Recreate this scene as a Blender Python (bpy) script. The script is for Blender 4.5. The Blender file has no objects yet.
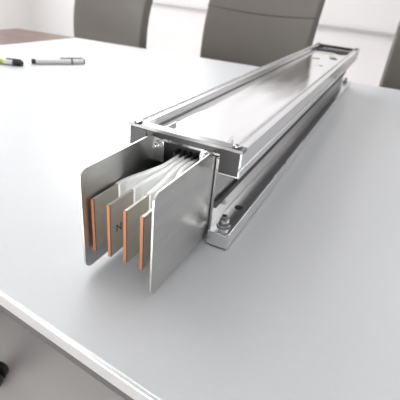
import bpy, bmesh, math, random
from mathutils import Matrix, Vector
random.seed(3)
S=bpy.context.scene
S.view_settings.view_transform='Standard'
H=0.1416; L=1.244

# ---------------- materials ----------------
def mat(name, col, rough=.5, metal=0., bump=None, noise=None, spec=.5, coat=0., emis=None):
    m=bpy.data.materials.new(name); m.use_nodes=True
    nt=m.node_tree; b=nt.nodes['Principled BSDF']
    b.inputs['Base Color'].default_value=(*col,1); b.inputs['Roughness'].default_value=rough
    b.inputs['Metallic'].default_value=metal; b.inputs['Specular IOR Level'].default_value=spec
    b.inputs['Coat Weight'].default_value=coat
    if emis:
        b.inputs['Emission Color'].default_value=(*emis[0],1); b.inputs['Emission Strength'].default_value=emis[1]
    tc=nt.nodes.new('ShaderNodeTexCoord')
    if noise:
        mp=nt.nodes.new('ShaderNodeMapping'); mp.inputs['Scale'].default_value=noise[0]
        nz=nt.nodes.new('ShaderNodeTexNoise'); nz.inputs['Scale'].default_value=1; nz.inputs['Detail'].default_value=4
        nt.links.new(tc.outputs['Object'],mp.inputs['Vector']); nt.links.new(mp.outputs[0],nz.inputs['Vector'])
        mx=nt.nodes.new('ShaderNodeMix'); mx.data_type='RGBA'
        mx.inputs['A'].default_value=(*col,1); mx.inputs['B'].default_value=(*noise[1],1)
        nt.links.new(nz.outputs['Fac'],mx.inputs['Factor']); nt.links.new(mx.outputs['Result'],b.inputs['Base Color'])
        if noise[2]:
            mr=nt.nodes.new('ShaderNodeMapRange'); mr.inputs['From Min'].default_value=.3; mr.inputs['From Max'].default_value=.7
            mr.inputs['To Min'].default_value=rough-noise[2]; mr.inputs['To Max'].default_value=rough+noise[2]
            nt.links.new(nz.outputs['Fac'],mr.inputs['Value']); nt.links.new(mr.outputs[0],b.inputs['Roughness'])
    if bump:
        mp2=nt.nodes.new('ShaderNodeMapping'); mp2.inputs['Scale'].default_value=bump[0]
        n2=nt.nodes.new('ShaderNodeTexNoise'); n2.inputs['Scale'].default_value=1; n2.inputs['Detail'].default_value=3
        nt.links.new(tc.outputs['Object'],mp2.inputs['Vector']); nt.links.new(mp2.outputs[0],n2.inputs['Vector'])
        bp=nt.nodes.new('ShaderNodeBump'); bp.inputs['Strength'].default_value=bump[1]; bp.inputs['Distance'].default_value=bump[2]
        nt.links.new(n2.outputs['Fac'],bp.inputs['Height']); nt.links.new(bp.outputs[0],b.inputs['Normal'])
    return m
M_alu=mat('extruded_aluminium',(.84,.845,.85),.22,1,bump=((500,3,500),.14,.0006),noise=((60,2,60),(.72,.725,.74),.06))
M_web=mat('sheet_aluminium',(.91,.92,.93),.13,1,bump=((14,2.5,14),.45,.002),noise=((30,4,30),(.78,.79,.81),.05))
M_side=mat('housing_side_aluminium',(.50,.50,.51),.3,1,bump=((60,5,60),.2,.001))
M_gap=mat('rail_recess_shade',(.05,.05,.052),.6)  # near-black colour standing in for shade below the top rails
M_plate=mat('tinned_steel_plate',(.66,.655,.64),.34,1,bump=((60,60,500),.1,.0003),noise=((14,14,90),(.53,.525,.515),.06))
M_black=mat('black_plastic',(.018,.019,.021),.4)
M_capm=mat('dark_end_frame',(.20,.20,.205),.32,.9)
M_dark=mat('dark_insulation',(.03,.03,.034),.6)
M_cu=mat('bare_copper_edge',(.36,.155,.075),.45,.5,noise=((300,300,60),(.23,.095,.05),.08))
M_bar=mat('tinned_conductor_face',(.56,.53,.47),.4,.4,noise=((60,60,60),(.42,.39,.35),.06))
M_slv=mat('white_insulation_sleeve',(.90,.92,.91),.4,bump=((40,40,200),.3,.001))
M_bolt=mat('zinc_bolt',(.66,.67,.68),.25,1)
M_top=mat('table_laminate',(.62,.635,.65),.38,bump=((130,520,1),.3,.0007),noise=((60,260,1),(.585,.60,.615),.02),spec=.5)
M_wood=mat('brown_veneer',(.12,.042,.026),.35,noise=((3,60,1),(.07,.027,.017),.05))
M_edge=mat('table_edge_aluminium',(.62,.63,.64),.35,1)
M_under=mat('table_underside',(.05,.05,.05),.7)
M_fab=mat('chair_upholstery',(.175,.160,.142),.75,bump=((300,300,300),.3,.001),noise=((9,9,9),(.15,.137,.122),0))
M_seam=mat('chair_seam',(.08,.074,.068),.7)
M_chr=mat('chair_chrome',(.7,.7,.7),.15,1)
M_wall=mat('painted_wall',(.74,.72,.715),.9,bump=((60,60,60),.05,.001))
M_floor=mat('floor_tile',(.80,.765,.75),.35,noise=((2,2,2),(.75,.715,.70),.05))
M_ceil=mat('ceiling_paint',(.8,.8,.8),.9)
M_trim=mat('trim_paint',(.45,.43,.42),.5)
M_white=mat('marker_white',(.8,.8,.8),.35)
M_green=mat('marker_label',(.55,.62,.10),.4)
M_win=mat('window_daylight',(.9,.95,1),.5,emis=((.90,.95,1.0),4.0))
M_lamp=mat('ceiling_panel_glow',(1,1,1),.5,emis=((1,.98,.95),5.0))

# ---------------- helpers ----------------
def link(o,parent=None):
    S.collection.objects.link(o)
    if parent: o.parent=parent
    return o
def empty(name,loc=(0,0,0),rot=0):
    e=bpy.data.objects.new(name,None); e.location=loc; e.rotation_euler=(0,0,rot); e.empty_display_size=.05
    return link(e)
def fin(bm,name,m,parent=None,bev=0,smooth=False,seg=2):
    bmesh.ops.recalc_face_normals(bm,faces=bm.faces)
    me=bpy.data.meshes.new(name); bm.to_mesh(me); bm.free()
    ms=m if isinstance(m,list) else [m]
    for x in ms: me.materials.append(x)
    if smooth:
        for p in me.polygons: p.use_smooth=True
    o=bpy.data.objects.new(name,me); link(o,parent)
    if bev:
        md=o.modifiers.new('b','BEVEL'); md.width=bev; md.segments=seg; md.limit_method='ANGLE'; md.angle_limit=.6
    return o
def prism(bm,pts,axis,a,b,mi=0):
    def v(p,t):
        return {'y':(p[0],t,p[1]),'x':(t,p[0],p[1]),'z':(p[0],p[1],t)}[axis]
    A=[bm.verts.new(v(p,a)) for p in pts]; B=[bm.verts.new(v(p,b)) for p in pts]
    fs=[bm.faces.new(A),bm.faces.new(B[::-1])]
    n=len(pts)
    for i in range(n): fs.append(bm.faces.new((A[i],B[i],B[(i+1)%n],A[(i+1)%n])))
    for f in fs: f.material_index=mi
def boxm(bm,x0,x1,y0,y1,z0,z1,mi=0):
    prism(bm,[(x0,y0),(x1,y0),(x1,y1),(x0,y1)],'z',z0,z1,mi)
def cyl(bm,c,r,h,axis='z',n=24,mi=0,r2=None,rot=0):
    M={'z':Matrix.Identity(4),'y':Matrix.Rotation(math.pi/2,4,'X'),'x':Matrix.Rotation(math.pi/2,4,'Y')}[axis]
    g=bmesh.ops.create_cone(bm,cap_ends=True,segments=n,radius1=r,radius2=r if r2 is None else r2,depth=h,
       matrix=Matrix.Translation(c)@M@Matrix.Rotation(rot,4,'Z'))
    for f in set(f for v in g['verts'] for f in v.link_faces): f.material_index=mi
def rrect(a0,a1,b0,b1,rs,n=7):
    out=[]
    for (ca,cb,sa,sb,r,st) in [(a0,b0,1,1,rs[0],180),(a1,b0,-1,1,rs[1],270),(a1,b1,-1,-1,rs[2],0),(a0,b1,1,-1,rs[3],90)]:
        if r<=0: out.append((ca,cb)); continue
        for i in range(n+1):
            t=math.radians(st+90*i/n); out.append((ca+sa*r+r*math.cos(t),cb+sb*r+r*math.sin(t)))
    return out
def tube(name,pts,r,m,parent,cyc=False):
    cu=bpy.data.curves.new(name,'CURVE'); cu.dimensions='3D'; cu.bevel_depth=r; cu.bevel_resolution=3; cu.use_fill_caps=True
    sp=cu.splines.new('POLY'); sp.points.add(len(pts)-1)
    for p,q in zip(sp.points,pts): p.co=(*q,1)
    sp.use_cyclic_u=cyc; cu.materials.append(m)
    return link(bpy.data.objects.new(name,cu),parent)

# ---------------- busbar trunking ----------------
BB=empty('busbar_trunking')
def rail_top(s):
    P=[(.050,H-.0365),(.080,H-.0365),(.080,H-.0265),(.0780,H-.0255),(.0780,H-.0225),(.080,H-.0215),(.080,H),(.0765,H),(.0765,H-.003),(.0660,H-.003),(.0660,H),(.0625,H),(.0625,H-.016),(.050,H-.016)]
    return [(s*x,z) for x,z in P]
for s,n in ((1,'right'),(-1,'left')):
    bm=bmesh.new(); prism(bm,rail_top(s),'y',-.0025,L+.0025); fin(bm,'top_rail_'+n,M_alu,BB,.0006)
    bm=bmesh.new()
    P=[(.0495,.0022),(.0795,.0022),(.080,.004),(.080,.0265),(.0765,.0265),(.0765,.0235),(.0495,.0235)]
    prism(bm,[(s*x,z) for x,z in P],'y',-.008,L+.004); fin(bm,'bottom_rail_'+n,M_alu,BB,.0007)
    bm=bmesh.new(); boxm(bm,*sorted((s*.050,s*.0782)),-.006,L,0,.0024); fin(bm,'contact_shadow_'+n,M_black,BB)  # black strip drawn in as the contact shadow line under the rail
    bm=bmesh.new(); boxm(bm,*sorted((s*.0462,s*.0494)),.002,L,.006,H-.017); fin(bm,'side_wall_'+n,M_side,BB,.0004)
    bm=bmesh.new(); boxm(bm,*sorted((s*.0492,s*.0530)),.004,L-.004,.052,.062); boxm(bm,*sorted((s*.052,s*.0775)),.004,L-.004,H-.040,H-.0363)  # dark strips painting the shade in the recess under the top rail
    fin(bm,'side_shade_'+n,M_gap,BB,.0004)
    bm=bmesh.new()
    prism(bm,rrect(-.141,.06,.008,.1345,(.011,0,0,.011)),'x',s*.044-.0013,s*.044+.0013)
    fin(bm,'joint_plate_'+n,M_plate,BB,.0005)
    bm=bmesh.new()
    boxm(bm,s*.034-.0085,s*.034+.0075,-.002,.012,.098,.1355,0)
    cyl(bm,(s*.034,-.0035,.1235),.0085,.0022,'y',28,1)
    cyl(bm,(s*.034,-.0075,.1235),.0062,.0065,'y',6,1)
    cyl(bm,(s*.034,-.012,.1235),.0032,.006,'y',16,1)
    fin(bm,'bolt_bracket_'+n,[M_alu,M_bolt],BB,.0006)
    bm=bmesh.new()
    for y0 in (.014,L-.03):
        cyl(bm,(s*.0635,y0,.0240),.0098,.0012,'z',28,1)
        cyl(bm,(s*.0635,y0,.0255),.0092,.002,'z',28,0)
        cyl(bm,(s*.0635,y0,.0275),.0072,.0018,'z',28,1)
        cyl(bm,(s*.0635,y0,.0315),.0068,.006,'z',6,0)
        cyl(bm,(s*.0635,y0,.0365),.0036,.006,'z',16,1)
        cyl(bm,(s*.0635,y0+.058 if y0<.5 else y0-.062,.0236),.0062,.0008,'z',24,2)
    fin(bm,'foot_bolts_'+n,[M_bolt,M_capm,M_black],BB,.0004)
bm=bmesh.new()
boxm(bm,-.0624,.0624,.004,L-.004,H-.0165,H-.0125)
fin(bm,'top_cover',M_web,BB,.0004)
bm=bmesh.new()
for s in (1,-1):
    boxm(bm,*sorted((s*.0623,s*.0607)),.010,L-.010,H-.0126,H-.0112,0)
fin(bm,'cover_seams',M_capm,BB)
bm=bmesh.new()
for y0,x0,w,h in ((.93,-.02,.028,.03),(1.02,.02,.02,.026),(1.10,-.015,.05,.05),(.80,.022,.012,.012)):
    boxm(bm,x0-w/2,x0+w/2,y0-h/2,y0+h/2,H-.0126,H-.0118,0)
cyl(bm,(.03,.98,H-.0122),.012,.001,'z',24,1); cyl(bm,(.03,1.12,H-.0122),.012,.001,'z',24,1)
boxm(bm,-.058,.058,1.15,1.225,H-.0126,H-.009,1)
fin(bm,'cover_patches',[M_bar,M_dark],BB)  # beige patches, dark discs and a dark panel along the cover
bm=bmesh.new(); boxm(bm,-.0462,.0462,.02,L,.006,.010); fin(bm,'bottom_cover',M_web,BB)
for y0,y1,n in ((-.0035,.012,'front'),(L-.012,L+.0035,'back')):
    bm=bmesh.new()
    fy=-1 if y0<1 else 1
    boxm(bm,-.0803,.0803,y0,y1,H-.0035,H+.0008,0)
    yo=y0 if fy<0 else y1-.004
    boxm(bm,-.0620,.0620,yo,yo+.004,H-.0100,H-.0035,1)
    for s in (1,-1):
        ye=(-.0045,-.0023) if fy<0 else (L+.0023,L+.0045)
        a,b=sorted((s*.0525,s*.0772)); boxm(bm,a,b,ye[0],ye[1],H-.0335,H-.0035,1)  # black panel painting the shaded inside of the open rail end
        cyl(bm,(s*.070,(y0+y1)/2,H+.0012),.0060,.001,'z',24,1)
        cyl(bm,(s*.070,(y0+y1)/2,H+.0025),.0050,.0025,'z',24,2)
        cyl(bm,(s*.070,(y0+y1)/2,H+.0039),.0024,.0006,'z',4,1)
    fin(bm,'end_frame_'+n,[M_capm,M_black,M_bolt],BB,.0005)
bm=bmesh.new()
boxm(bm,-.0425,.0425,.012,.05,.012,H-.017)
for i in range(5): boxm(bm,-.012+i*.0085,-.0095+i*.0085,-.004,.012,.035,.118)
fin(bm,'insulator_block',M_dark,BB,.0006)
bm=bmesh.new(); boxm(bm,-.0425,.0425,L-.05,L-.012,.012,H-.017); fin(bm,'insulator_block_far',M_dark,BB,.0006)
xs=[-.038,-.017,.004,.025]; cs=[-.006,.0015,.009,.0165]
def sheet(bm,path,t,mi):
    prev=None
    for i,(x,y,a,b) in enumerate(path):
        j=min(i+1,len(path)-1);k=max(i-1,0)
        dx=path[j][0]-path[k][0];dy=path[j][1]-path[k][1];l=math.hypot(dx,dy);nx,ny=dy/l*t/2,-dx/l*t/2
        q=[bm.verts.new(c) for c in ((x-nx,y-ny,a),(x+nx,y+ny,a),(x+nx,y+ny,b),(x-nx,y-ny,b))]
        if prev:
            for u in range(4):
                f=bm.faces.new((prev[u],prev[(u+1)%4],q[(u+1)%4],q[u])); f.material_index=mi
        else: bm.faces.new(q).material_index=mi
        prev=q
    bm.faces.new(prev[::-1]).material_index=mi
for i,(x,c) in enumerate(zip(xs,cs)):
    bm=bmesh.new()
    z0,z1=.031,.098
    boxm(bm,x-.0016,x+.0016,-.130,-.070,z0,z1,1)
    boxm(bm,x-.0018,x+.0018,-.1306,-.1290,z0-.0003,z1+.0003,0)
    boxm(bm,x-.0015,x+.0015,-.1300,-.074,z0-.0005,z0+.0002,0)
    fin(bm,'conductor_bar_%d'%(i+1),[M_cu,M_bar],BB)
    bm=bmesh.new()
    path=[]
    N=22
    for k in range(N+1):
        u=k/N; y=-.086+u*(.090)
        s=min(max((u-.10)/.55,0),1); s=s*s*(3-2*s)
        path.append((x+(c-x)*s,y,z0-.002+.006*s,z1+.001+.014*s))
    sheet(bm,path,.0066,0)
    fin(bm,'insulation_sleeve_%d'%(i+1),M_slv,BB,.0016,smooth=False,seg=3)
cu=bpy.data.curves.new('phase_letter','FONT'); cu.body='N'; cu.size=.014; cu.extrude=.0002; cu.materials.append(M_black)
o=link(bpy.data.objects.new('phase_letter',cu),BB); o.matrix_local=Matrix.Translation((-.0153,-.120,.058))@Matrix.Rotation(math.pi/2,4,'Z')@Matrix.Rotation(math.pi/2,4,'X')

# ---------------- conference table ----------------
T=empty('conference_table')
front=[(-1.31,-.087),(-1.0,-.12),(-.5,-.170),(-.099,-.213),(.104,-.235),(.5,-.268),(1.2,-.295),(2.4,-.2)]
back=[(-1.285,1.258),(-1.09,1.275),(-.464,1.338),(-.016,1.379),(.263,1.39),(1.2,1.43),(2.4,1.35)]
poly=front+back[::-1]
def offy(P,d): return [(x,y+(d if y<.5 else -d)) for x,y in P]
bm=bmesh.new(); prism(bm,offy(poly,.0035),'z',-.012,0); fin(bm,'table_top',M_top,T,.0008)
bm=bmesh.new(); prism(bm,poly,'z',-.019,-.0012); fin(bm,'edge_band',M_edge,T,.001)
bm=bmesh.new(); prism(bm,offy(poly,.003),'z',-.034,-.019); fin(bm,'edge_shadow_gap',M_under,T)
bp=[(-1.66,-.05),(-1.312,-.0868),(-1.287,1.2578),(-1.66,1.222)]
bm=bmesh.new(); prism(bm,bp,'z',-.03,-.0003); fin(bm,'wood_end_border',M_wood,T,.001)
bm=bmesh.new()
for x in (-1.2,1.9):
    boxm(bm,x-.03,x+.03,.25,.95,-.74,-.03); boxm(bm,x-.05,x+.05,.15,1.05,-.75,-.735)
boxm(bm,-1.17,1.87,.57,.60,-.2,-.03)
fin(bm,'table_legs',M_edge,T,.003)

# ---------------- markers ----------------
def marker(loc,ang,ln,lab):
    e=empty('whiteboard_marker',loc,ang); r=.0095
    bm=bmesh.new(); cyl(bm,(0,0,r),r,ln*.62,'x',24,0); cyl(bm,(ln*.40,0,r),r*1.06,ln*.20,'x',24,0 if lab is M_white else 1)
    cyl(bm,(ln*.30,0,r),r*1.07,ln*.03,'x',24,1); cyl(bm,(ln*.51,0,r),r*.95,ln*.03,'x',24,1)
    cyl(bm,(-ln*.34,0,r),r*.9,ln*.07,'x',24,1); cyl(bm,(-.01,0,r),r*1.01,ln*.22,'x',24,2)
    boxm(bm,ln*.10,ln*.50,-.002,.002,r*2.0,r*2.4,1)
    fin(bm,'pen_body',[M_white,M_black,lab],e,.0006)
marker((-.895,.695,0),math.atan2(.155,.118),.205,M_white)
marker((-.995,.56,0),math.radians(20),.13,M_green)

# ---------------- chairs ----------------
def chair(loc,rot,base=17):
    E=empty('conference_chair',loc,rot)
    def hwf(v):
        hw=.282+.006*v
        if v>.88: hw-= .09*(1-math.sqrt(max(0,1-((v-.88)/.12)**2)))
        if v<.10: hw-=.05*(1-math.sqrt(max(0,1-((.10-v)/.10)**2)))
        return hw
    def pt(u,v,off=0): 
        return (u*hwf(v), .20+.10*v*v+.02*v-.055*(u*u)*(1-.3*v)+.02*math.cos(v*6)+off, .44+v*.74)
    bm=bmesh.new(); NU,NV=14,24; g=[]
    for j in range(NV+1):
        g.append([bm.verts.new(pt(-1+2*i/NU,j/NV)) for i in range(NU+1)])
    for j in range(NV):
        for i in range(NU): bm.faces.new((g[j][i],g[j][i+1],g[j+1][i+1],g[j+1][i]))
    o=fin(bm,'backrest',M_fab,E,smooth=True)
    s=o.modifiers.new('s','SOLIDIFY'); s.thickness=.05; s.offset=0
    b=o.modifiers.new('b','BEVEL'); b.width=.018; b.segments=4; b.limit_method='ANGLE'; b.angle_limit=1.0
    for k,v in enumerate((.70,.30)):
        tube('seam_%d'%k,[pt(-.985+1.97*i/24,v-.02*(1-(2*i/24-1)**2),-.0255) for i in range(25)],.003,M_seam,E)
    bm=bmesh.new(); prism(bm,rrect(-.26,.26,-.26,.22,(.09,.09,.05,.05)),'z',.40,.475)
    fin(bm,'seat_cushion',M_fab,E,.025,smooth=True,seg=4)
    for s,n in ((1,'a'),(-1,'b')):
        tube('armrest_'+n,[(s*.24,.12,.41),(s*.31,.12,.44),(s*.32,.13,.63),(s*.32,.10,.655),(s*.32,-.10,.655),(s*.32,-.13,.64)],.012,M_chr,E)
    bm=bmesh.new(); cyl(bm,(0,0,.25),.03,.30,'z'); cyl(bm,(0,0,.39),.09,.03,'z'); cyl(bm,(0,0,.11),.045,.06,'z')
    ba=math.radians(base)
    for k in range(5):
        a=k*2*math.pi/5+ba; R=Matrix.Rotation(a,4,'Z')
        bmesh.ops.create_cube(bm,size=1,matrix=R@Matrix.Translation((.17,0,.085))@Matrix.Rotation(.13,4,'Y')@Matrix.Diagonal((.32,.04,.025,1)))
    fin(bm,'star_base',M_chr,E,.004)
    bm=bmesh.new()
    for k in range(5):
        a=k*2*math.pi/5+ba
        for d in (-.016,.016):
            bmesh.ops.create_cone(bm,cap_ends=True,segments=20,radius1=.032,radius2=.032,depth=.02,
              matrix=Matrix.Rotation(a,4,'Z')@Matrix.Translation((.32,d,.032))@Matrix.Rotation(math.pi/2,4,'X'))
    fin(bm,'castors',M_black,E,.004)
chair((-1.395,1.46,-.75),math.radians(-8))
chair((-.46,1.42,-.75),math.radians(-3))
chair((.46,1.46,-.75),math.radians(-2))
chair((-.855,-.10,-.75),math.radians(180),58)

# ---------------- room ----------------
def slab(name,x0,x1,y0,y1,z0,z1,m):
    bm=bmesh.new(); boxm(bm,x0,x1,y0,y1,z0,z1); return fin(bm,name,m)
slab('floor',-4.5,3.5,-3,4.1,-.85,-.75,M_floor)
slab('wall_back',-4.5,3.5,4.0,4.1,-.75,2.05,M_wall)
slab('ceiling',-4.5,3.5,-3,4.1,2.05,2.15,M_ceil)
slab('baseboard_back',-4.5,3.5,3.985,4.0,-.75,-.65,M_trim)
slab('trim_1',-4.5,3.5,3.97,4.0,.02,.04,M_trim)
slab('wall_left',-4.6,-4.5,-3,4.1,-.75,2.05,M_wall)
W1=empty('window_1')
bm=bmesh.new(); boxm(bm,-4.499,-4.49,-.5,3.2,.2,1.8); fin(bm,'window_glass',M_win,W1)
bm=bmesh.new()
for y in (-.55,.70,1.95,3.2): boxm(bm,-4.498,-4.44,y,y+.05,.15,1.85)
for z in (.15,1.8): boxm(bm,-4.498,-4.44,-.55,3.25,z,z+.05)
fin(bm,'window_frame',M_trim,W1)
for i,(x,y) in enumerate(((-1.6,.6),(-1.6,2.6),(1.2,2.6))):
    e=empty('ceiling_light_panel',(x,y,2.05))
    bm=bmesh.new(); boxm(bm,-.3,.3,-.6,.6,-.02,-.004); fin(bm,'diffuser',M_lamp,e)
def area(name,loc,tgt,sx,sy,e,col=(1,1,1)):
    l=bpy.data.lights.new(name,'AREA'); l.shape='RECTANGLE'; l.size=sx; l.size_y=sy; l.energy=e; l.color=col
    o=bpy.data.objects.new(name,l); link(o); o.location=loc
    o.rotation_euler=(Vector(tgt)-Vector(loc)).to_track_quat('-Z','Y').to_euler()
area('daylight_right',(3.3,.8,1.1),(0,.4,0),2.4,1.4,12,(.98,.99,1))
area('daylight_back',(-2.2,3.0,1.7),(0,.2,0),1.6,1.0,48,(.97,.985,1))
area('under_table_fill',(-.6,-2.8,-.25),(-.6,0,-.65),3,.8,130,(1,.98,.96))  # added unseen fill lamp, brightens the floor under the table
w=bpy.data.worlds.new('w'); S.world=w; w.use_nodes=True
w.node_tree.nodes['Background'].inputs[0].default_value=(.90,.93,.97,1); w.node_tree.nodes['Background'].inputs[1].default_value=.38

# ---------------- camera ----------------
cam=bpy.data.cameras.new('camera'); co=bpy.data.objects.new('camera',cam); link(co)
r=Vector((.8947,.4375,.0898)); f=Vector((-.3434,.8025,-.4879))
r.normalize(); f=(f-r*f.dot(r)).normalized(); d=f.cross(r)
if d.z>0: d=-d
co.matrix_world=Matrix(((r.x,-d.x,-f.x,.20805),(r.y,-d.y,-f.y,-.41419),(r.z,-d.z,-f.z,.31109),(0,0,0,1)))
cam.sensor_width=36; cam.lens=36*390.2/400; cam.clip_start=.02
cam.dof.use_dof=True; cam.dof.focus_distance=.47; cam.dof.aperture_fstop=10
S.camera=co
